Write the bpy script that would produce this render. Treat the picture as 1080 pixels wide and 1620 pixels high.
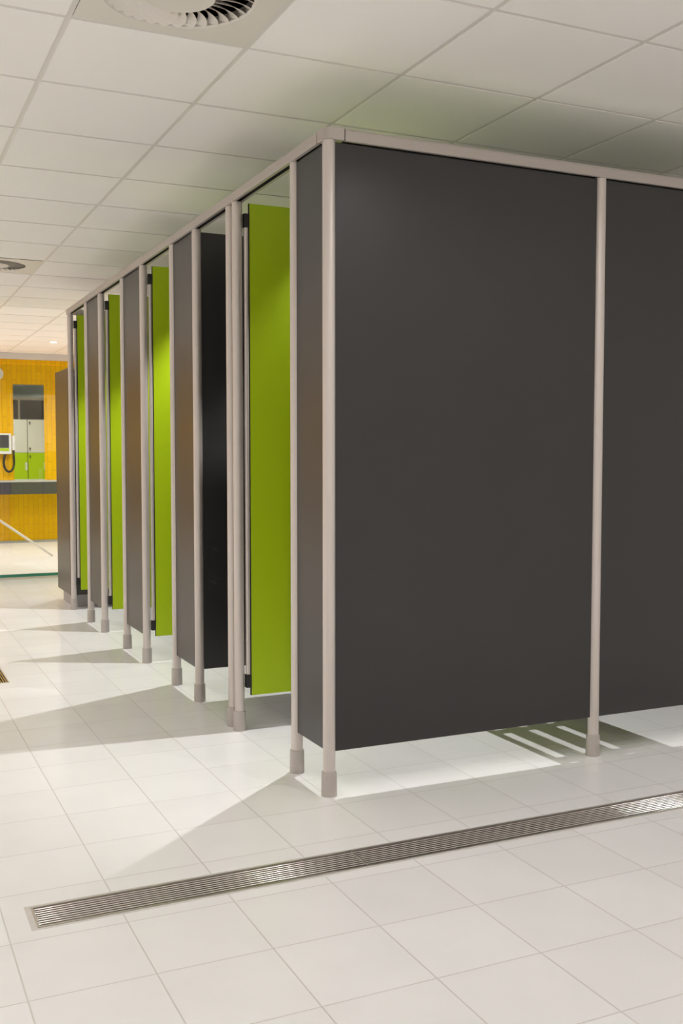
import bpy, bmesh, math, random
from mathutils import Vector, Matrix

for o in list(bpy.data.objects):
    bpy.data.objects.remove(o)
scene = bpy.context.scene
COL = scene.collection
PI = math.pi

# ------------------------------------------------------------------ camera
cam_data = bpy.data.cameras.new('camera')
cam_data.sensor_fit = 'VERTICAL'
cam_data.sensor_height = 36.0
cam_data.sensor_width = 24.0
cam_data.lens = 1631.07 / 1620.0 * 36.0
cam_data.clip_start = 0.05
cam = bpy.data.objects.new('camera', cam_data)
COL.objects.link(cam)
cam.location = (-1.4992, -3.3331, 1.2266)
cam.rotation_euler = (PI / 2 - 0.0558, 0.0, -0.43487)
scene.camera = cam

# ------------------------------------------------------------------ world, exposure
w = bpy.data.worlds.new('world')
scene.world = w
w.use_nodes = True
w.node_tree.nodes['Background'].inputs[0].default_value = (0.9, 0.92, 1.0, 1)
w.node_tree.nodes['Background'].inputs[1].default_value = 0.0
scene.view_settings.view_transform = 'Standard'
scene.view_settings.look = 'None'
scene.view_settings.gamma = 1.0
scene.view_settings.use_curve_mapping = False
scene.view_settings.exposure = 0.16
scene.cycles.diffuse_bounces = 9
scene.cycles.max_bounces = 14

# lamp settings: (watts, cone angle in degrees, edge blend, colour)
WARM = (1.0, 0.985, 0.975)
CUBICLE_LAMP = (130.0, 84.0, 0.5, (1.0, 0.99, 0.985))
AISLE_LAMP = (16.0, 150.0, 0.6, WARM)
FAR_LAMP = (62.0, 160.0, 0.6, WARM)
FRONT_LAMP = (25.0, 150.0, 0.6, WARM)
BOUNCE_LAMP = (110.0, 95.0, 0.5, WARM)     # rows added behind the camera and along the left wall for ceiling bounce

# room and grid dimensions (metres)
CZ = 2.622            # ceiling
XL, XR, YF, YN = -5.2, 5.2, 11.53, -6.2
TX0, TXS, TY0, TYS = -0.265, 0.602, 0.098, 0.616      # ceiling tile grid
FX0, FXS, FY0, FYS = -0.894, 0.2948, 0.192, 0.297     # floor tile grid
HB = 2.317            # underside of the head rail
GAP = 0.160           # gap below the panels

# ------------------------------------------------------------------ helpers
def link(name, mesh_or_none, parent=None):
    o = bpy.data.objects.new(name, mesh_or_none)
    COL.objects.link(o)
    if parent is not None:
        o.parent = parent
    return o

def obj(name, bm, mats, parent=None, smooth=False, bevel=0.0, auto=None):
    bmesh.ops.recalc_face_normals(bm, faces=bm.faces)
    me = bpy.data.meshes.new(name)
    bm.to_mesh(me)
    bm.free()
    if not isinstance(mats, (list, tuple)):
        mats = [mats]
    for m in mats:
        me.materials.append(m)
    o = link(name, me, parent)
    if smooth:
        for p in me.polygons:
            p.use_smooth = True
    if auto is not None:
        for p in me.polygons:
            p.use_smooth = True
        me.set_sharp_from_angle(angle=math.radians(auto))
    if bevel > 0:
        b = o.modifiers.new('bevel', 'BEVEL')
        b.width = bevel
        b.segments = 2
        b.limit_method = 'ANGLE'
    return o

def tag(o, label=None, cat=None, group=None, kind=None):
    if label: o['label'] = label
    if cat: o['category'] = cat
    if group: o['group'] = group
    if kind: o['kind'] = kind
    return o

def thing(name, loc, label, cat, group=None):
    o = link(name, None)
    o.location = loc
    o.empty_display_size = 0.1
    return tag(o, label, cat, group)

def box(bm, x0, x1, y0, y1, z0, z1, mi=0):
    vs = [bm.verts.new((x, y, z)) for x in (x0, x1) for y in (y0, y1) for z in (z0, z1)]
    idx = [(0, 1, 3, 2), (4, 6, 7, 5), (0, 4, 5, 1), (2, 3, 7, 6), (0, 2, 6, 4), (1, 5, 7, 3)]
    fs = []
    for f in idx:
        fc = bm.faces.new([vs[i] for i in f])
        fc.material_index = mi
        fs.append(fc)
    return vs

def lathe(bm, prof, seg=32, cx=0, cy=0, mi=0, cap=True):
    """prof: list of (r, z) bottom to top"""
    rings = []
    for r, z in prof:
        rings.append([bm.verts.new((cx + r * math.cos(2 * PI * i / seg), cy + r * math.sin(2 * PI * i / seg), z)) for i in range(seg)])
    for a, b in zip(rings[:-1], rings[1:]):
        for i in range(seg):
            j = (i + 1) % seg
            f = bm.faces.new((a[i], a[j], b[j], b[i]))
            f.material_index = mi
    if cap:
        for rg in (rings[0], rings[-1]):
            f = bm.faces.new(rg)
            f.material_index = mi
    return rings

def tube(bm, pts, r, seg=12, mi=0):
    pts = [Vector(p) for p in pts]
    rings = []
    for i, p in enumerate(pts):
        t = (pts[min(i + 1, len(pts) - 1)] - pts[max(i - 1, 0)]).normalized()
        up = Vector((0, 1, 0)) if abs(t.y) < 0.9 else Vector((1, 0, 0))
        a = t.cross(up).normalized()
        b = t.cross(a).normalized()
        rings.append([bm.verts.new(p + r * (math.cos(2 * PI * k / seg) * a + math.sin(2 * PI * k / seg) * b)) for k in range(seg)])
    for A, B in zip(rings[:-1], rings[1:]):
        for i in range(seg):
            j = (i + 1) % seg
            f = bm.faces.new((A[i], A[j], B[j], B[i])); f.material_index = mi
    bm.faces.new(rings[0]); bm.faces.new(rings[-1])

def new_box(*a):
    bm = bmesh.new()
    box(bm, *a)
    return bm

# ------------------------------------------------------------------ materials
def mat(name, col, rough=0.5, metal=0.0, spec=0.5, noise=0.0, nscale=8.0, bump=0.0, bscale=200.0, coat=0.0, stretch=None):
    m = bpy.data.materials.new(name)
    m.use_nodes = True
    nt = m.node_tree
    b = nt.nodes['Principled BSDF']
    b.inputs['Base Color'].default_value = (*col, 1)
    b.inputs['Roughness'].default_value = rough
    b.inputs['Metallic'].default_value = metal
    b.inputs['Specular IOR Level'].default_value = spec
    b.inputs['Coat Weight'].default_value = coat
    tc = nt.nodes.new('ShaderNodeTexCoord')
    if noise > 0:
        n = nt.nodes.new('ShaderNodeTexNoise')
        n.inputs['Scale'].default_value = nscale
        n.inputs['Detail'].default_value = 4
        mp = nt.nodes.new('ShaderNodeMapping')
        if stretch: mp.inputs['Scale'].default_value = stretch
        nt.links.new(tc.outputs['Object'], mp.inputs[0])
        nt.links.new(mp.outputs[0], n.inputs['Vector'])
        mx = nt.nodes.new('ShaderNodeMix'); mx.data_type = 'RGBA'
        mx.inputs['A'].default_value = (*[c * (1 - noise) for c in col], 1)
        mx.inputs['B'].default_value = (*[min(1, c * (1 + noise)) for c in col], 1)
        nt.links.new(n.outputs['Fac'], mx.inputs['Factor'])
        nt.links.new(mx.outputs['Result'], b.inputs['Base Color'])
    if bump > 0:
        n2 = nt.nodes.new('ShaderNodeTexNoise')
        n2.inputs['Scale'].default_value = bscale
        nt.links.new(tc.outputs['Object'], n2.inputs['Vector'])
        bp = nt.nodes.new('ShaderNodeBump')
        bp.inputs['Strength'].default_value = bump
        bp.inputs['Distance'].default_value = 0.002
        nt.links.new(n2.outputs['Fac'], bp.inputs['Height'])
        nt.links.new(bp.outputs[0], b.inputs['Normal'])
    return m

def tile_mat(name, cols, grout, axes, off, size, gw, rough, stagger=0.0, spec=0.5, bumpd=0.0015, cloud=0.04, specks=False):
    """tiles with grout joints laid out from world coordinates; axes picks the two coordinates"""
    m = bpy.data.materials.new(name)
    m.use_nodes = True
    nt = m.node_tree
    N, L = nt.nodes, nt.links
    b = N['Principled BSDF']
    b.inputs['Roughness'].default_value = rough
    b.inputs['Specular IOR Level'].default_value = spec
    geo = N.new('ShaderNodeNewGeometry')
    sep = N.new('ShaderNodeSeparateXYZ')
    L.new(geo.outputs['Position'], sep.inputs[0])
    def math_(op, a, c=None):
        n = N.new('ShaderNodeMath'); n.operation = op
        for i, v in enumerate((a, c)):
            if v is None: continue
            if isinstance(v, (int, float)): n.inputs[i].default_value = v
            else: L.new(v, n.inputs[i])
        return n.outputs[0]
    u = math_('DIVIDE', math_('SUBTRACT', sep.outputs[axes[0]], off[0]), size[0])
    v = math_('DIVIDE', math_('SUBTRACT', sep.outputs[axes[1]], off[1]), size[1])
    fu0 = math_('FLOOR', u)
    if stagger:
        v = math_('ADD', v, math_('MULTIPLY', math_('MODULO', math_('ABSOLUTE', fu0), 2.0), stagger))
    fv0 = math_('FLOOR', v)
    du = math_('MULTIPLY', math_('ABSOLUTE', math_('SUBTRACT', math_('FRACT', math_('ADD', u, 0.5)), 0.5)), size[0])
    dv = math_('MULTIPLY', math_('ABSOLUTE', math_('SUBTRACT', math_('FRACT', math_('ADD', v, 0.5)), 0.5)), size[1])
    d = math_('MINIMUM', du, dv)
    mr = N.new('ShaderNodeMapRange')
    mr.inputs['From Min'].default_value = gw * 0.35
    mr.inputs['From Max'].default_value = gw * 0.65
    L.new(d, mr.inputs['Value'])
    cb = N.new('ShaderNodeCombineXYZ')
    L.new(fu0, cb.inputs[0]); L.new(fv0, cb.inputs[1])
    wn = N.new('ShaderNodeTexWhiteNoise'); wn.noise_dimensions = '3D'
    L.new(cb.outputs[0], wn.inputs['Vector'])
    mx = N.new('ShaderNodeMix'); mx.data_type = 'RGBA'
    mx.inputs['A'].default_value = (*cols[0], 1); mx.inputs['B'].default_value = (*cols[1], 1)
    L.new(wn.outputs['Value'], mx.inputs['Factor'])
    col = mx.outputs['Result']
    nz = N.new('ShaderNodeTexNoise'); nz.inputs['Scale'].default_value = 5.0; nz.inputs['Detail'].default_value = 5
    L.new(geo.outputs['Position'], nz.inputs['Vector'])
    hs = N.new('ShaderNodeMix'); hs.data_type = 'RGBA'; hs.blend_type = 'MULTIPLY'
    hs.inputs['Factor'].default_value = 1.0
    rmp = N.new('ShaderNodeMapRange')
    rmp.inputs['To Min'].default_value = 1 - cloud; rmp.inputs['To Max'].default_value = 1 + cloud
    L.new(nz.outputs['Fac'], rmp.inputs['Value'])
    L.new(col, hs.inputs['A']); L.new(rmp.outputs[0], hs.inputs['B'])
    col = hs.outputs['Result']
    if specks:
        vo = N.new('ShaderNodeTexVoronoi'); vo.inputs['Scale'].default_value = 1.1
        L.new(geo.outputs['Position'], vo.inputs['Vector'])
        st = N.new('ShaderNodeMapRange')
        st.inputs['From Min'].default_value = 0.004; st.inputs['From Max'].default_value = 0.010
        st.inputs['To Min'].default_value = 0.72
        L.new(vo.outputs['Distance'], st.inputs['Value'])
        h2 = N.new('ShaderNodeMix'); h2.data_type = 'RGBA'; h2.blend_type = 'MULTIPLY'
        h2.inputs['Factor'].default_value = 1.0
        L.new(col, h2.inputs['A']); L.new(st.outputs[0], h2.inputs['B'])
        col = h2.outputs['Result']
    gm = N.new('ShaderNodeMix'); gm.data_type = 'RGBA'
    gm.inputs['A'].default_value = (*grout, 1)
    L.new(mr.outputs[0], gm.inputs['Factor'])
    L.new(col, gm.inputs['B'])
    L.new(gm.outputs['Result'], b.inputs['Base Color'])
    bp = N.new('ShaderNodeBump'); bp.inputs['Strength'].default_value = 0.5; bp.inputs['Distance'].default_value = bumpd
    L.new(mr.outputs[0], bp.inputs['Height'])
    L.new(bp.outputs[0], b.inputs['Normal'])
    return m

def emit_mat(name, col, s):
    m = bpy.data.materials.new(name); m.use_nodes = True
    nt = m.node_tree
    nt.nodes.remove(nt.nodes['Principled BSDF'])
    e = nt.nodes.new('ShaderNodeEmission')
    e.inputs[0].default_value = (*col, 1); e.inputs[1].default_value = s
    nt.links.new(e.outputs[0], nt.nodes['Material Output'].inputs[0])
    return m

def glass_mat(name, tint):
    m = bpy.data.materials.new(name); m.use_nodes = True
    nt = m.node_tree
    nt.nodes.remove(nt.nodes['Principled BSDF'])
    t = nt.nodes.new('ShaderNodeBsdfTransparent'); t.inputs[0].default_value = (*tint, 1)
    g = nt.nodes.new('ShaderNodeBsdfGlossy'); g.inputs['Roughness'].default_value = 0.01
    fr = nt.nodes.new('ShaderNodeFresnel'); fr.inputs[0].default_value = 1.5
    mx = nt.nodes.new('ShaderNodeMixShader')
    nt.links.new(fr.outputs[0], mx.inputs[0]); nt.links.new(t.outputs[0], mx.inputs[1]); nt.links.new(g.outputs[0], mx.inputs[2])
    nt.links.new(mx.outputs[0], nt.nodes['Material Output'].inputs[0])
    return m

M = {}
M['floor'] = tile_mat('floor_tiles', ((0.83, 0.822, 0.82), (0.865, 0.86, 0.86)), (0.665, 0.64, 0.615), (0, 1), (FX0, FY0), (FXS, FYS), 0.0036, 0.30, spec=0.45, cloud=0.05, specks=True)
M['yellow'] = tile_mat('yellow_wall_tiles', ((0.77, 0.41, 0.0), (0.83, 0.46, 0.0)), (0.60, 0.33, 0.02), (0, 2), (0.0, 0.0), (0.066, 0.25), 0.006, 0.6, stagger=0.5, cloud=0.05, spec=0.15)
M['white_wall'] = mat('white_plaster', (0.84, 0.82, 0.79), 0.7, noise=0.02)
M['ceiling'] = mat('ceiling_tile', (0.89, 0.865, 0.83), 0.9, noise=0.02, nscale=3, bump=0.15, bscale=350, spec=0.2)
M['tbar'] = mat('ceiling_grid_metal', (0.70, 0.67, 0.63), 0.4, spec=0.5)
M['vent'] = mat('vent_enamel', (0.72, 0.68, 0.62), 0.45)
M['dark_void'] = mat('vent_cavity', (0.02, 0.018, 0.016), 0.9)
M['alu'] = mat('satin_aluminium', (0.66, 0.60, 0.565), 0.42, metal=0.55, noise=0.02, nscale=3, stretch=(20, 20, 1))
M['alu_rail'] = mat('satin_aluminium_rail', (0.51, 0.465, 0.435), 0.45, metal=0.5, noise=0.02, nscale=3)
M['alu_foot'] = mat('cast_foot_metal', (0.52, 0.475, 0.445), 0.5, metal=0.5, bump=0.1, bscale=300)
M['laminate'] = mat('anthracite_laminate', (0.030, 0.0297, 0.0297), 0.36, spec=0.5, noise=0.06, nscale=2.5, bump=0.04, bscale=260)
M['lam_edge'] = mat('black_laminate_core', (0.012, 0.011, 0.011), 0.5)
M['green'] = mat('lime_green_laminate', (0.40, 0.56, 0.004), 0.42, spec=0.35, noise=0.03, nscale=2.0, bump=0.03, bscale=260)
M['black'] = mat('black_plastic', (0.012, 0.011, 0.010), 0.45)
M['steel'] = mat('brushed_steel', (0.66, 0.63, 0.59), 0.14, metal=0.95, noise=0.05, nscale=30, stretch=(1, 30, 30))
M['steel_frame'] = mat('steel_frame', (0.70, 0.67, 0.63), 0.28, metal=0.9)
M['pit'] = mat('drain_channel', (0.10, 0.092, 0.08), 0.6)
M['stain'] = mat('sealant_joint', (0.62, 0.59, 0.55), 0.6, noise=0.2, nscale=20)
M['mirror'] = mat('mirror_glass', (0.80, 0.86, 0.80), 0.02, metal=1.0)
M['counter'] = mat('counter_laminate', (0.050, 0.042, 0.050), 0.5, noise=0.05, spec=0.3)
M['counter_top'] = mat('counter_top_edge', (0.42, 0.40, 0.38), 0.35)
M['locker_white'] = mat('locker_white_laminate', (0.66, 0.63, 0.57), 0.4, noise=0.02)
M['locker_body'] = mat('locker_carcass', (0.055, 0.048, 0.043), 0.34, noise=0.05)
M['plinth'] = mat('plinth_grey', (0.42, 0.40, 0.39), 0.5)
M['plastic'] = mat('pale_plastic', (0.68, 0.66, 0.63), 0.4)
M['screen'] = mat('dark_front_plate', (0.06, 0.055, 0.06), 0.3)
M['lamp'] = emit_mat('lamp_face', (1.0, 0.93, 0.82), 14.0)
M['glass'] = glass_mat('clear_glass', (0.93, 0.96, 0.94))
M['glass_edge'] = mat('green_glass_edge', (0.03, 0.22, 0.16), 0.2)
M['cornice'] = mat('cornice_paint', (0.62, 0.58, 0.55), 0.6)

# ------------------------------------------------------------------ the room
def struct(name, bm, m, **k):
    o = obj(name, bm, m, **k)
    o['kind'] = 'structure'
    return o

DR_Y0, DR_Y1, DR_X0, DR_X1 = -0.637, -0.503, -1.114, 3.40     # drain in front of the cubicles
D2_X0, D2_X1, D2_Y0, D2_Y1 = -0.940, -0.806, 2.40, 3.40        # small drain in the aisle

# floor: slab with two channels left open for the drains
bm = bmesh.new()
T = -0.12
box(bm, XL, XR, YN, DR_Y0, T, 0)
box(bm, XL, DR_X0, DR_Y0, DR_Y1, T, 0)
box(bm, DR_X1, XR, DR_Y0, DR_Y1, T, 0)
box(bm, XL, XR, DR_Y1, D2_Y0, T, 0)
box(bm, XL, D2_X0, D2_Y0, D2_Y1, T, 0)
box(bm, D2_X1, XR, D2_Y0, D2_Y1, T, 0)
box(bm, XL, XR, D2_Y1, YF, T, 0)
struct('floor', bm, M['floor'])

bm = new_box(XL - 0.1, XR + 0.1, YF, YF + 0.1, T, CZ + 0.3)
struct('wall_back', bm, M['yellow'])
struct('wall_front', new_box(XL - 0.1, XR + 0.1, YN - 0.1, YN, T, CZ + 0.3), M['white_wall'])
struct('wall_left', new_box(XL - 0.1, XL, YN, YF, T, CZ + 0.3), M['white_wall'])
struct('wall_right', new_box(XR, XR + 0.1, YN, YF, T, CZ + 0.3), M['white_wall'])
struct('trim_1', new_box(XL, XR, YF - 0.06, YF, 2.535, CZ), M['cornice'])
struct('baseboard_back', new_box(XL, XR, YF - 0.012, YF, 0, 0.03), M['plinth'])

# ceiling: mineral fibre tiles hung in a T-bar grid
VENTS = [(-0.566, -0.210), (-0.566, 4.718)]
bm = bmesh.new()
i0 = math.floor((XL - TX0) / TXS); i1 = math.ceil((XR - TX0) / TXS)
j0 = math.floor((YN - TY0) / TYS); j1 = math.ceil((YF - TY0) / TYS)
HB_BAR = 0.010
for i in range(i0, i1):
    for j in range(j0, j1):
        cx, cy = TX0 + (i + .5) * TXS, TY0 + (j + .5) * TYS
        if any(abs(cx - a) < .2 and abs(cy - b) < .2 for a, b in VENTS):
            continue
        x0, x1 = max(XL, cx - TXS / 2 + HB_BAR), min(XR, cx + TXS / 2 - HB_BAR)
        y0, y1 = max(YN, cy - TYS / 2 + HB_BAR), min(YF, cy + TYS / 2 - HB_BAR)
        if x1 - x0 < .02 or y1 - y0 < .02: continue
        box(bm, x0, x1, y0, y1, CZ, CZ + 0.02, 0)
for i in range(i0 + 1, i1):
    x = TX0 + i * TXS
    box(bm, x - HB_BAR, x + HB_BAR, YN, YF, CZ + 0.003, CZ + 0.03, 1)
for j in range(j0 + 1, j1):
    y = TY0 + j * TYS
    box(bm, XL, XR, y - HB_BAR, y + HB_BAR, CZ + 0.0032, CZ + 0.03, 1)
struct('ceiling', bm, [M['ceiling'], M['tbar']])

# ------------------------------------------------------------------ round swirl vents
def vent(x, y, label):
    t = thing('ceiling_vent', (x, y, CZ), label, 'vent', None)
    hx, hy = TXS / 2 - HB_BAR, TYS / 2 - HB_BAR
    OX, OY = -0.022, 0.018          # the swirl sits a little off the plate's centre
    RO, RI, n = 0.230, 0.112, 72
    bm = bmesh.new()           # square face plate with a round opening
    def ring(r, z): return [bm.verts.new((OX + r * math.cos(2 * PI * k / n), OY + r * math.sin(2 * PI * k / n), z)) for k in range(n)]
    def sq(z):
        out = []
        for k in range(n):
            a = 2 * PI * k / n; c, s = math.cos(a), math.sin(a)
            f = min(hx / max(abs(c), 1e-6), hy / max(abs(s), 1e-6))
            out.append(bm.verts.new((f * c, f * s, z)))
        return out
    A, B, C_, D = sq(0.0), ring(RO + .006, -0.001), ring(RO, 0.004), ring(RO, 0.03)
    for P, Q in ((A, B), (B, C_), (C_, D)):
        for k in range(n):
            bm.faces.new((P[k], P[(k + 1) % n], Q[(k + 1) % n], Q[k]))
    obj('face_plate', bm, M['vent'], t)
    bm = bmesh.new()
    lathe(bm, [(RI - .003, -0.002), (RI, 0.0), (RI, 0.02)], 48, OX, OY)
    obj('hub', bm, M['vent'], t, auto=30)
    NB = 32
    for k in range(NB):
        bm = bmesh.new()
        a0 = 2 * PI * k / NB
        secs = []
        for q in range(7):
            s = q / 6
            r = RI - .004 + (RO - RI + .004) * s
            a = a0 + 0.22 * s * s
            wd = (0.38 + 0.10 * s) * 2 * PI * r / NB
            c, sn = math.cos(a), math.sin(a)
            tx, ty = -sn, c
            lo, hi = -0.001, 0.017
            secs.append([bm.verts.new((OX + r * c - tx * wd, OY + r * sn - ty * wd, lo)), bm.verts.new((OX + r * c + tx * wd, OY + r * sn + ty * wd, hi)),
                         bm.verts.new((OX + r * c + tx * wd, OY + r * sn + ty * wd, hi + .0015)), bm.verts.new((OX + r * c - tx * wd, OY + r * sn - ty * wd, lo + .0015))])
        for P, Q in zip(secs[:-1], secs[1:]):
            for e in range(4):
                bm.faces.new((P[e], P[(e + 1) % 4], Q[(e + 1) % 4], Q[e]))
        bm.faces.new(secs[0]); bm.faces.new(secs[-1])
        obj('blade', bm, M['vent'], t)
    bm = bmesh.new()
    box(bm, -hx, hx, -hy, hy, 0.16, 0.17)
    for (a, b, c, d) in ((-hx, -hx + .01, -hy, hy), (hx - .01, hx, -hy, hy), (-hx, hx, -hy, -hy + .01), (-hx, hx, hy - .01, hy)):
        box(bm, a, b, c, d, 0.025, 0.16)
    obj('plenum', bm, M['dark_void'], t)
    return t
vent(*VENTS[0], 'large round swirl vent in the ceiling cut by the top edge of the photo')
vent(*VENTS[1], 'distant round swirl vent far down the ceiling at the left edge')

# ------------------------------------------------------------------ downlights
def lamp_spec(x, y, spec, kind):
    LAMPS.append((x, y, spec, kind))
LAMPS = []
for y in (0.895, 2.28, 3.28, 4.46): lamp_spec(0.60 if y == 2.28 else 0.68, y, CUBICLE_LAMP, 'cubicle')
for y in (6.6, 8.2, 9.9): lamp_spec(0.70, y, FAR_LAMP, 'far')
for x in (-4.2, -2.6, -1.0, 2.4, 4.0): lamp_spec(x, 9.9, FAR_LAMP, 'end')  # extra unseen lamps added to brighten the yellow wall
for n in range(6): lamp_spec(-1.95, -0.30 + 1.60 * n, AISLE_LAMP, 'aisle')
for n in range(3): lamp_spec(-3.9, 0.2 + 2.7 * n, BOUNCE_LAMP, 'left')  # added row, out of view, bounces light up to the ceiling
for x, y in ((-2.1, -1.75), (-0.8, -1.75), (0.50, -1.05), (3.4, -2.0)): lamp_spec(x, y, FRONT_LAMP, 'front')
for x in (-2.6, -0.6, 1.4, 3.4): lamp_spec(x, -4.4, BOUNCE_LAMP, 'rear')  # added behind the camera so floor bounce lifts the ceiling
lamp_spec(3.2, -0.30, FRONT_LAMP, 'front')
lamp_spec(4.4, -0.30, FRONT_LAMP, 'front')

LAMP_TEXT = {
    'cubicle': ('round recessed downlight above the cubicle interiors, hidden behind the head rail', 'downlights above the cubicles'),
    'aisle': ('round recessed downlight in the ceiling of the aisle left of the photo', 'downlights along the aisle'),
    'front': ('round recessed downlight above the open floor outside the top of the photo', 'downlights over the open floor'),
    'rear': ('unseen downlight added behind the camera for bounce onto the ceiling', 'added downlights behind the camera'),
    'left': ('unseen downlight added near the left wall for bounce onto the ceiling', 'added downlights near the left wall'),
    'end': ('unseen downlight added to brighten the yellow wall', 'added downlights along the yellow wall'),
    'far': ('round recessed downlight behind the cubicle row, hidden by the panels', 'downlights behind the cubicle row'),
}
spot_cache = {}
for x, y, spec, kind in LAMPS:
    lab, grp = LAMP_TEXT[kind]
    if kind == 'far' and y > 9.5:
        lab, grp = 'small glowing downlight on the ceiling near the yellow tiled wall', None
    t = thing('ceiling_downlight', (x, y, CZ), lab, 'ceiling light', grp)
    bm = bmesh.new()
    lathe(bm, [(0.044, 0.006), (0.046, -0.002), (0.058, -0.006), (0.062, 0.0)], 32, cap=False)
    obj('trim_ring', bm, M['vent'], t, auto=30)
    bm = bmesh.new()
    lathe(bm, [(0.045, -0.0005), (0.045, 0.004)], 32)
    obj('lamp_face', bm, M['lamp'], t)
    if kind not in spot_cache:
        L = bpy.data.lights.new('downlight_' + kind, 'SPOT')
        L.energy = spec[0]; L.spot_size = math.radians(spec[1]); L.spot_blend = spec[2]
        L.color = spec[3]; L.shadow_soft_size = 0.012 if kind == 'cubicle' else 0.02
        spot_cache[kind] = L
    lo = bpy.data.objects.new('lamp_light', spot_cache[kind])
    COL.objects.link(lo); lo.parent = t; lo.location = (0, 0, -0.035)

# ------------------------------------------------------------------ cubicles: posts
YP = [0.0, 0.302, 0.970, 1.055, 1.568, 1.979, 2.615, 3.112, 3.772, 4.249, 4.919]
BX = 2.40
def make_post():
    t = thing('partition_post', (0, 0, 0), '-', 'post', 'aluminium posts of the cubicle block')
    bm = bmesh.new()
    lathe(bm, [(0.0225, 0.06), (0.0225, HB - 0.0005)], 28)
    obj('pole', bm, M['alu'], t, auto=40)
    bm = bmesh.new()
    lathe(bm, [(0.0285, 0.0), (0.0285, 0.003), (0.0275, 0.082), (0.0262, 0.088), (0.0228, 0.0885)], 28)
    obj('foot', bm, M['alu_foot'], t, auto=40)
    return t
def copy_tree(o, parent=None):
    c = o.copy(); COL.objects.link(c); c.parent = parent
    for ch in list(o.children): copy_tree(ch, c)
    return c
POSTS = [
 (0, YP[0], 'aluminium corner post nearest the camera, between the big dark wall panel and the narrow panel'),
 (0, YP[1], 'aluminium post just left of the nearest corner post, beside the narrow panel'),
 (0, YP[2], 'right post of the touching pair, beside the hinge of the nearest green door'),
 (0, YP[3], 'left post of the touching pair, just left of its twin'),
 (0, YP[4], 'aluminium post directly left of the black partition'),
 (0, YP[5], 'aluminium post directly right of the second nearest green door'),
 (0, YP[6], 'aluminium post directly left of the second nearest green door'),
 (0, YP[7], 'aluminium post directly right of the third nearest green door'),
 (0, YP[8], 'aluminium post directly left of the third nearest green door'),
 (0, YP[9], 'aluminium post directly right of the farthest green door'),
 (0, YP[10], 'last aluminium post of the row, between the farthest green door and the brown locker side'),
 (1.18, 0, 'aluminium post standing between the two big dark wall panels at the right'),
 (BX, 0, 'aluminium post at the outer right corner of the block beyond the photo'),
 (BX, YP[10], 'aluminium post at the hidden rear corner of the cubicle block'),
 (1.37, YP[10], 'aluminium post behind the lockers, seen in the mirror'),
]
proto = None
for x, y, lab in POSTS:
    if proto is None:
        proto = p = make_post()
    else:
        p = copy_tree(proto)
    p.location = (x, y, 0); p['label'] = lab

# ------------------------------------------------------------------ cubicles: panels
PT = 0.0065
def panel_y(x, y0, y1, lab, name='partition_panel', zt=HB - 0.004, m=None):   # panel running along Y
    o = obj(name, new_box(-PT, PT, 0, y1 - y0, 0, zt - GAP), m or M['laminate'], bevel=0.0012)
    o.location = (x, y0, GAP)
    return tag(o, lab, 'panel', 'dark laminate panels of the cubicle block')
def panel_x(y, x0, x1, lab, name='partition_panel', zt=HB - 0.004):           # panel running along X
    o = obj(name, new_box(0, x1 - x0, -PT, PT, 0, zt - GAP), M['laminate'], bevel=0.0012)
    o.location = (x0, y, GAP)
    return tag(o, lab, 'panel', 'dark laminate panels of the cubicle block')
RP = 0.0215
panel_x(0, RP, 1.18 - RP, 'largest dark grey wall panel, between the corner post and the next post')
panel_x(0, 1.18 + RP, BX - RP, 'dark grey wall panel cut by the right edge of the photo')
panel_y(0, YP[0] + RP, YP[1] - RP, 'narrow dark panel beside the nearest corner post')
panel_y(0, YP[4] + RP, YP[5] - RP, 'narrow grey-brown panel just left of the black partition')
panel_y(0, YP[6] + RP, YP[7] - RP, 'narrow brown panel between the second and third nearest green doors')
panel_y(0, YP[8] + RP, YP[9] - RP, 'narrow brown panel between the third nearest and the farthest green doors')
# dividers
panel_x(YP[4], RP, BX - RP, 'black unlit partition standing inside the doorway between the two nearest green doors', 'divider_panel', HB - 0.012)
panel_x(1.020, 0.10, BX - RP, 'dark divider hidden behind the nearest green door', 'divider_panel', HB - 0.012)
panel_x(YP[6] + 0.012, 0.056, BX - RP, 'dark divider hidden behind the second nearest green door', 'divider_panel', HB - 0.012)
panel_x(YP[8] + 0.012, 0.056, BX - RP, 'dark divider hidden behind the third nearest green door', 'divider_panel', HB - 0.012)
panel_x(YP[10] + 0.012, RP + 0.03, 1.37 - RP, 'dark end panel behind the lockers, left part seen in the mirror', 'end_panel')
panel_x(YP[10] + 0.012, 1.37 + RP, BX - RP, 'dark end panel behind the lockers, right part seen in the mirror', 'end_panel')
ys = [YP[0] + RP, YP[3], YP[4], YP[6], YP[8], YP[10] - RP]
for a, b, word in zip(ys[:-1], ys[1:], ('first', 'second', 'third', 'fourth', 'fifth')):
    panel_y(BX, a + 0.012, b - 0.012, 'dark rear panel closing the back of the %s cubicle' % word, 'rear_panel')

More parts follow.
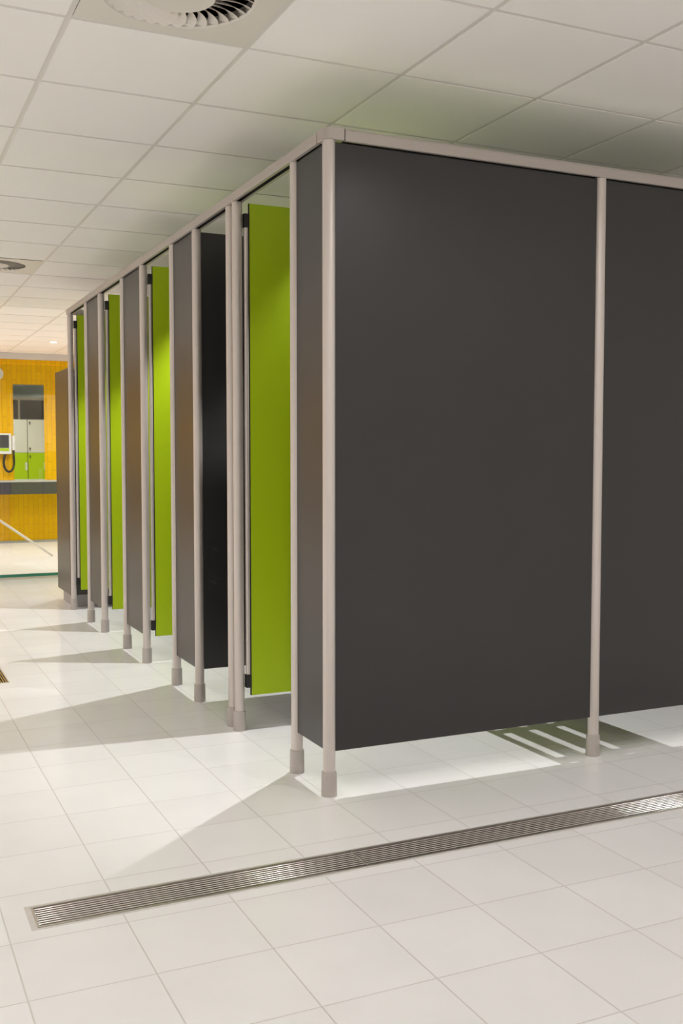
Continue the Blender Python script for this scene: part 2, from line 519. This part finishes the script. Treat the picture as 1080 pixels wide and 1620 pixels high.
# ------------------------------------------------------------------ cubicles: head rail
RW, RH = 0.0235, 0.044
def rail_prof(bm, length, along):
    # inverted U channel, softly rounded top edges
    prof = [(-RW, 0), (-RW, RH - .010), (-RW + .003, RH - .003), (-RW + .010, RH), (RW - .010, RH), (RW - .003, RH - .003), (RW, RH - .010), (RW, 0),
            (RW - .014, 0), (RW - .014, .014), (-RW + .014, .014), (-RW + .014, 0)]
    A = []; B = []
    for p, z in prof:
        if along == 'y': A.append(bm.verts.new((p, 0, z))); B.append(bm.verts.new((p, length, z)))
        else: A.append(bm.verts.new((0, p, z))); B.append(bm.verts.new((length, p, z)))
    n = len(prof)
    for k in range(n):
        f = bm.faces.new((A[k], A[(k + 1) % n], B[(k + 1) % n], B[k]))
        if 8 <= k <= 10: f.material_index = 1      # inner faces of the channel set to black
    bm.faces.new(A); bm.faces.new(B)
def rail(x, y, length, along, lab):
    bm = bmesh.new(); rail_prof(bm, length, along)
    o = obj('head_rail', bm, [M['alu_rail'], M['black']])
    o.location = (x, y, HB)
    return tag(o, lab, 'rail', 'aluminium head rails of the cubicle block')
EL = 0.052
rail(0, EL + .0015, YP[10] + 0.03 - EL, 'y', 'long aluminium head rail running away over the green doors')
rail(EL + .0015, 0, BX - 2 * EL - .003, 'x', 'aluminium head rail over the big dark panels at the right')
rail(RW + .0015, YP[10] + 0.012, BX - 2 * RW - .003, 'x', 'aluminium head rail over the dark end panels, seen in the mirror')
rail(BX, EL + .0015, YP[10] + 0.03 - EL, 'y', 'aluminium head rail along the hidden rear of the cubicles')
def elbow(x, y, sx, lab):
    bm = bmesh.new()
    r = 0.036
    pts = [(-RW, EL)]
    for k in range(9):
        a = PI + (PI / 2) * k / 8
        pts.append((-RW + r + r * math.cos(a), -RW + r + r * math.sin(a)))
    pts += [(EL, -RW), (EL, RW)]
    for k in range(5):
        a = -PI / 2 - (PI / 2) * k / 4
        pts.append((RW + .012 + .012 * math.cos(a) , RW + .012 + .012 * math.sin(a) + 0.0))
    pts += [(RW, EL)]
    pts = [(p[0] * sx, p[1]) for p in pts]
    A = [bm.verts.new((p[0], p[1], 0)) for p in pts]
    B = [bm.verts.new((p[0], p[1], RH)) for p in pts]
    n = len(pts)
    for k in range(n):
        bm.faces.new((A[k], A[(k + 1) % n], B[(k + 1) % n], B[k]))
    bm.faces.new(A); bm.faces.new(B)
    o = obj('rail_corner', bm, M['alu_rail'], bevel=0.004, auto=35)
    o.location = (x, y, HB + .0005)
    return tag(o, lab, 'rail corner', 'rounded corner pieces of the head rail')
elbow(0, 0, 1, 'rounded aluminium rail corner on top of the nearest corner post')
elbow(BX, 0, -1, 'rounded aluminium rail corner over the outer right post beyond the photo')

# ------------------------------------------------------------------ cubicle doors, all open inwards
def make_door(width):
    t = thing('cubicle_door', (0, 0, 0), '-', 'door', 'lime green cubicle doors')
    obj('door_leaf', new_box(0.050, 0.050 + width, -PT, PT, GAP - 0.004, HB - 0.004), M['green'], t, bevel=0.001)
    bm = new_box(0.0475, 0.0497, -PT, PT, GAP - 0.004, HB - 0.004)
    obj('leaf_edge', bm, M['lam_edge'], t)
    bm = bmesh.new()
    lathe(bm, [(0.0105, 0.252), (0.0105, 2.208)], 16, cx=0.0355)
    obj('hinge_tube', bm, M['alu'], t, auto=40)
    for z0 in (0.192, 2.208):
        bm = new_box(0.0235, 0.0475, -0.012, 0.012, z0, z0 + 0.060)
        obj('hinge', bm, M['black'], t, bevel=0.002)
    # turn latch on the leaf, near its free edge
    h = thing_part('latch', t, 0.050 + width - 0.06, 1.02)
    return t
def thing_part(name, parent, x, z):
    bm = bmesh.new()
    lathe(bm, [(0.026, 0.0), (0.026, 0.006), (0.022, 0.009), (0.012, 0.009), (0.012, 0.022), (0.010, 0.024)], 24)
    bm.transform(Matrix.Translation((x, -PT, z)) @ Matrix.Rotation(PI / 2, 4, 'X'))
    return obj(name, bm, M['alu'], parent, auto=35)
DOORS = [(YP[2] - 0.014, 'lime green door nearest the camera, hinged on the touching pair of posts'),
         (YP[6] - 0.014, 'second nearest lime green door, swung open left of the black partition'),
         (YP[8] - 0.014, 'third nearest lime green door, between the second nearest and the farthest green doors'),
         (YP[10] - 0.014, 'farthest lime green door, narrowest slice beside the last post of the row')]
dproto = None
for y, lab in DOORS:
    if dproto is None: d = dproto = make_door(0.585)
    else: d = copy_tree(dproto)
    d.location = (0, y, 0); d['label'] = lab

# ------------------------------------------------------------------ slatted bench in the nearest cubicle
t = thing('slatted_bench', (1.18, 0.0, 0.45), 'lime green slotted bench inside the nearest cubicle, known by its striped shadow under the wall', 'bench')
BX0, BX1, BY0, BY1 = -0.245, 0.225, 0.012, 1.005
bm = bmesh.new()
slotx = [-0.195 + 0.0, -0.083, 0.040]; sw = 0.020
rows = [(0.082, 0.118), (0.175, 0.505), (0.550, 0.880), (0.925, 0.960)]
xs = [BX0] + [v for s in slotx for v in (s - sw, s + sw)] + [BX1]
for k in range(0, len(xs), 2):
    box(bm, xs[k], xs[k + 1], BY0, BY1, -0.022, 0.0)
ycuts = [BY0] + [v for r in rows for v in r] + [BY1]
for s in slotx:
    for k in range(0, len(ycuts), 2):
        box(bm, s - sw, s + sw, ycuts[k], ycuts[k + 1], -0.022, 0.0)
obj('seat', bm, M['green'], t)
for x in (-0.19, 0.17):
    obj('bracket', new_box(x - 0.012, x + 0.012, 0.0075, 0.045, -0.16, -0.0225), M['alu'], t)
    obj('bracket', new_box(x - 0.012, x + 0.012, 0.975, 1.0125, -0.16, -0.0225), M['alu'], t)

# ------------------------------------------------------------------ drain gratings
def grate(x0, x1, y0, y1, along, lab, end0=True, end1=True, group='gratings of the long floor drain'):
    t = thing('drain_grate', ((x0 + x1) / 2, (y0 + y1) / 2, 0), lab, 'floor drain', group)
    hx, hy = (x1 - x0) / 2, (y1 - y0) / 2
    fw = 0.0055
    bm = bmesh.new()
    zt, zb = 0.002, -0.022
    if along == 'x' or True:
        box(bm, -hx, hx, -hy, -hy + fw, zb, zt); box(bm, -hx, hx, hy - fw, hy, zb, zt)
        box(bm, -hx, -hx + (fw if end0 else .001), -hy + fw, hy - fw, zb, zt)
        box(bm, hx - (fw if end1 else .001), hx, -hy + fw, hy - fw, zb, zt)
    obj('frame', bm, M['steel_frame'], t)
    bm = bmesh.new()
    if along == 'x':
        n = 9; pitch = (2 * hy - 2 * fw) / n
        for k in range(n):
            y = -hy + fw + (k + .5) * pitch
            tube(bm, [(-hx, y, -0.003), (hx, y, -0.003)], 0.0034, 8)
        m = int(2 * hx / 0.20)
        for k in range(1, m):
            x = -hx + 2 * hx * k / m
            box(bm, x - .0015, x + .0015, -hy + fw, hy - fw, -0.018, -0.010)
    else:
        n = 9; pitch = (2 * hx - 2 * fw) / n
        for k in range(n):
            x = -hx + fw + (k + .5) * pitch
            tube(bm, [(x, -hy + fw, -0.003), (x, hy - fw, -0.003)], 0.0034, 8)
        m = int(2 * hy / 0.20)
        for k in range(1, m):
            y = -hy + 2 * hy * k / m
            box(bm, -hx + fw, hx - fw, y - .0015, y + .0015, -0.018, -0.010)
    obj('bars', bm, M['steel'], t, auto=50)
    return t
e = 0.0004
cuts = [DR_X0, -0.155, 0.825, 1.80, 2.60, DR_X1]
labs = ['leftmost steel grating of the long drain, with its end frame near the lower left corner',
        'second steel grating from the left, starting below the nearest corner post',
        'third steel grating from the left, running out at the right edge of the photo',
        'fourth grating of the long drain, beyond the right edge of the photo',
        'last grating of the long drain, far beyond the right edge of the photo']
for k, (a, b, lab) in enumerate(zip(cuts[:-1], cuts[1:], labs)):
    grate(a + e, b - e, DR_Y0 + 0.001, DR_Y1 - 0.001, 'x', lab, end0=(k == 0), end1=(k == 4))
grate(D2_X0 + e, D2_X1 - e, D2_Y0 + e, D2_Y1 - e, 'y', 'small steel grating corner in the aisle floor at the left edge of the photo', group=None)
struct('trim_3', new_box(DR_X0, DR_X1, DR_Y0, DR_Y1, -0.10, -0.06), M['pit'])
struct('trim_4', new_box(D2_X0, D2_X1, D2_Y0, D2_Y1, -0.10, -0.06), M['pit'])
# sealant joint round the long drain
bm = bmesh.new()
s = 0.016
box(bm, DR_X0 - s, DR_X1, DR_Y1, DR_Y1 + s * .6, -0.004, 0.0006)
box(bm, DR_X0 - s, DR_X1, DR_Y0 - s * .6, DR_Y0, -0.004, 0.0006)
box(bm, DR_X0 - s, DR_X0, DR_Y0, DR_Y1, -0.004, 0.0006)
struct('trim_2', bm, M['stain'])

# ------------------------------------------------------------------ lockers against the end of the block
LY0, LY1, LZ0, LZ1, LW = 5.02, 5.60, 0.10, 1.905, 0.355
def make_locker():
    t = thing('locker', (0, 0, 0), '-', 'locker', 'lockers behind the cubicle block')
    obj('carcass', new_box(0.0005, LW - 0.0005, 0, LY1 - LY0 - 0.022, LZ0, LZ1), M['locker_body'], t)
    obj('plinth', new_box(0.012, LW - 0.0005, 0.03, LY1 - LY0 - 0.08, 0, LZ0 - 0.0005), M['plinth'], t)
    D = LY1 - LY0
    g = 0.007
    up = obj('door', new_box(g, LW - g, D - 0.020, D, 1.262, LZ1 - 0.003), M['locker_white'], t)
    tag(up, 'upper door in off-white')
    lo = obj('door', new_box(g, LW - g, D - 0.020, D, LZ0 + 0.004, 1.256), M['green'], t)
    tag(lo, 'lower door in lime green')
    def lock(parent, x, z):
        bm = bmesh.new()
        lathe(bm, [(0.017, 0), (0.017, 0.008), (0.009, 0.012)], 16)
        bm.transform(Matrix.Translation((x, D, z)) @ Matrix.Rotation(-PI / 2, 4, 'X'))
        box(bm, x - .009, x + .009, D + .001, D + .010, z - .045, z - .005)
        return obj('lock', bm, M['black'], parent)
    lock(up, 0.045, 1.845); lock(up, 0.045, 1.345); lock(lo, 0.045, 1.195)
    obj('pull', new_box(LW - 0.050, LW - 0.010, D, D + 0.012, 0.92, 1.07), M['plastic'], lo, bevel=0.003)
    return t
LL = ['locker at the brown-sided end of the bank, just beyond the last post',
      'second locker of the bank counted from its brown side',
      'third locker of the bank counted from its brown side',
      'white and green locker reflected in the left part of the mirror',
      'white and green locker reflected in the right part of the mirror',
      'last locker of the bank, out of sight behind the cubicles']
lp = None
for k, lab in enumerate(LL):
    if lp is None: l = lp = make_locker()
    else: l = copy_tree(lp)
    l.location = (0.01 + k * LW, LY0, 0); l['label'] = lab
o = obj('locker_end_panel', new_box(0, 0.016, 0, LY1 - LY0, LZ0, LZ1 + .004), M['locker_body'], bevel=0.001)
o.location = (-0.008, LY0, 0)
tag(o, 'tall brown-looking side panel of the locker bank beyond the last cubicle post', 'panel')

# ------------------------------------------------------------------ far wall: mirror, counter, hair dryer
t = thing('wall_mirror', (0.617, YF, 0.863), 'tall frameless mirror on the yellow wall reflecting white and green lockers', 'mirror')
obj('mirror_glass', new_box(-0.206, 0.206, -0.008, -0.004, 0, 1.328), M['mirror'], t)
obj('backing', new_box(-0.204, 0.204, -0.0035, -0.0005, 0.002, 1.326), M['plinth'], t)

t = thing('vanity_counter', (0, YF, 0), 'long dark grey counter shelf under the mirror on the yellow wall', 'counter')
obj('front_board', new_box(-4.2, 1.6, -0.45, -0.43, 0.69, 0.852), M['counter'], t, bevel=0.002)
obj('worktop', new_box(-4.2, 1.6, -0.455, -0.001, 0.8525, 0.872), M['counter_top'], t, bevel=0.003)
for x in (-3.6, -2.0, -0.6, 1.0):
    obj('bracket', new_box(x - .015, x + .015, -0.40, -0.002, 0.74, 0.852), M['alu'], t)

t = thing('hair_dryer', (0.22, YF, 1.23), 'wall hair dryer with grey front and black hose left of the mirror', 'hair dryer')
obj('housing', new_box(-0.17, 0.15, -0.10, -0.001, 0.0, 0.285), M['plastic'], t, bevel=0.01)
obj('front_plate', new_box(-0.145, 0.115, -0.106, -0.0995, 0.085, 0.262), M['screen'], t, bevel=0.003)
obj('lower_strip', new_box(-0.145, 0.115, -0.106, -0.0995, 0.045, 0.080), M['green'], t)
bm = bmesh.new()
lathe(bm, [(0.022, 0.0), (0.026, 0.03), (0.026, 0.15), (0.020, 0.19), (0.012, 0.20)], 18)
bm.transform(Matrix.Translation((0.180, -0.065, 0.055)))
obj('handset', bm, M['plastic'], t, auto=40)
pts = []
for k in range(25):
    a = k / 24
    ang = -PI * a
    pts.append((0.115 - 0.0 - 0.0 + 0.068 * math.cos(ang) * (1.0), -0.065, -0.115 + 0.125 * math.sin(ang)))
top_r = [(0.180, -0.065, 0.055), (0.180, -0.065, 0.0)]
top_l = [(0.062, -0.065, -0.04), (0.075, -0.065, 0.0)]
pts = top_r + pts + [(0.052, -0.065, -0.06)] + [(0.062, -0.065, -0.02), (0.070, -0.065, 0.002)]
bm = bmesh.new(); tube(bm, pts, 0.0155, 10)
obj('hose', bm, M['black'], t, auto=60)

bm = bmesh.new()
lathe(bm, [(0.085, 0.0), (0.085, 0.02), (0.07, 0.035), (0.02, 0.04)], 32)
bm.transform(Matrix.Rotation(PI / 2, 4, 'X'))
o = obj('wall_fitting', bm, M['plastic'], auto=35)
o.location = (0.205, YF - 0.0005, 2.33)
tag(o, 'round pale fitting high on the yellow wall at the left edge', 'wall fitting')

# ------------------------------------------------------------------ glass screen near the far end of the aisle
t = thing('glass_screen', (-0.45, 7.16, 0), 'clear glass screen with a green lower edge standing before the yellow wall', 'glass screen')
obj('pane', new_box(-0.95, 0.95, -0.005, 0.005, 0.050, 2.10), M['glass'], t)
obj('lower_edge', new_box(-0.95, 0.95, -0.0052, 0.0052, 0.022, 0.050), M['glass_edge'], t)
obj('floor_rail', new_box(-0.95, 0.95, -0.018, 0.018, 0.0, 0.022), M['alu'], t)
bm = bmesh.new()
tube(bm, [(-0.60, 9.3, 0.86), (0.55, 9.3, 0.012)], 0.014, 12)
o = obj('sloping_rail', bm, M['alu'], auto=60)
tag(o, 'thin pale rail sloping down to the floor behind the glass screen', 'rail')

# ------------------------------------------------------------------ black stop on the floor at the right edge
bm = bmesh.new()
lathe(bm, [(0.0165, 0.0), (0.0165, 0.010), (0.014, 0.0135), (0.006, 0.0145)], 24)
o = obj('rubber_stop', bm, M['black'], auto=35)
o.location = (0.893, -0.842, 0)
tag(o, 'small black rubber stop on the floor at the right edge of the photo', 'floor stop')
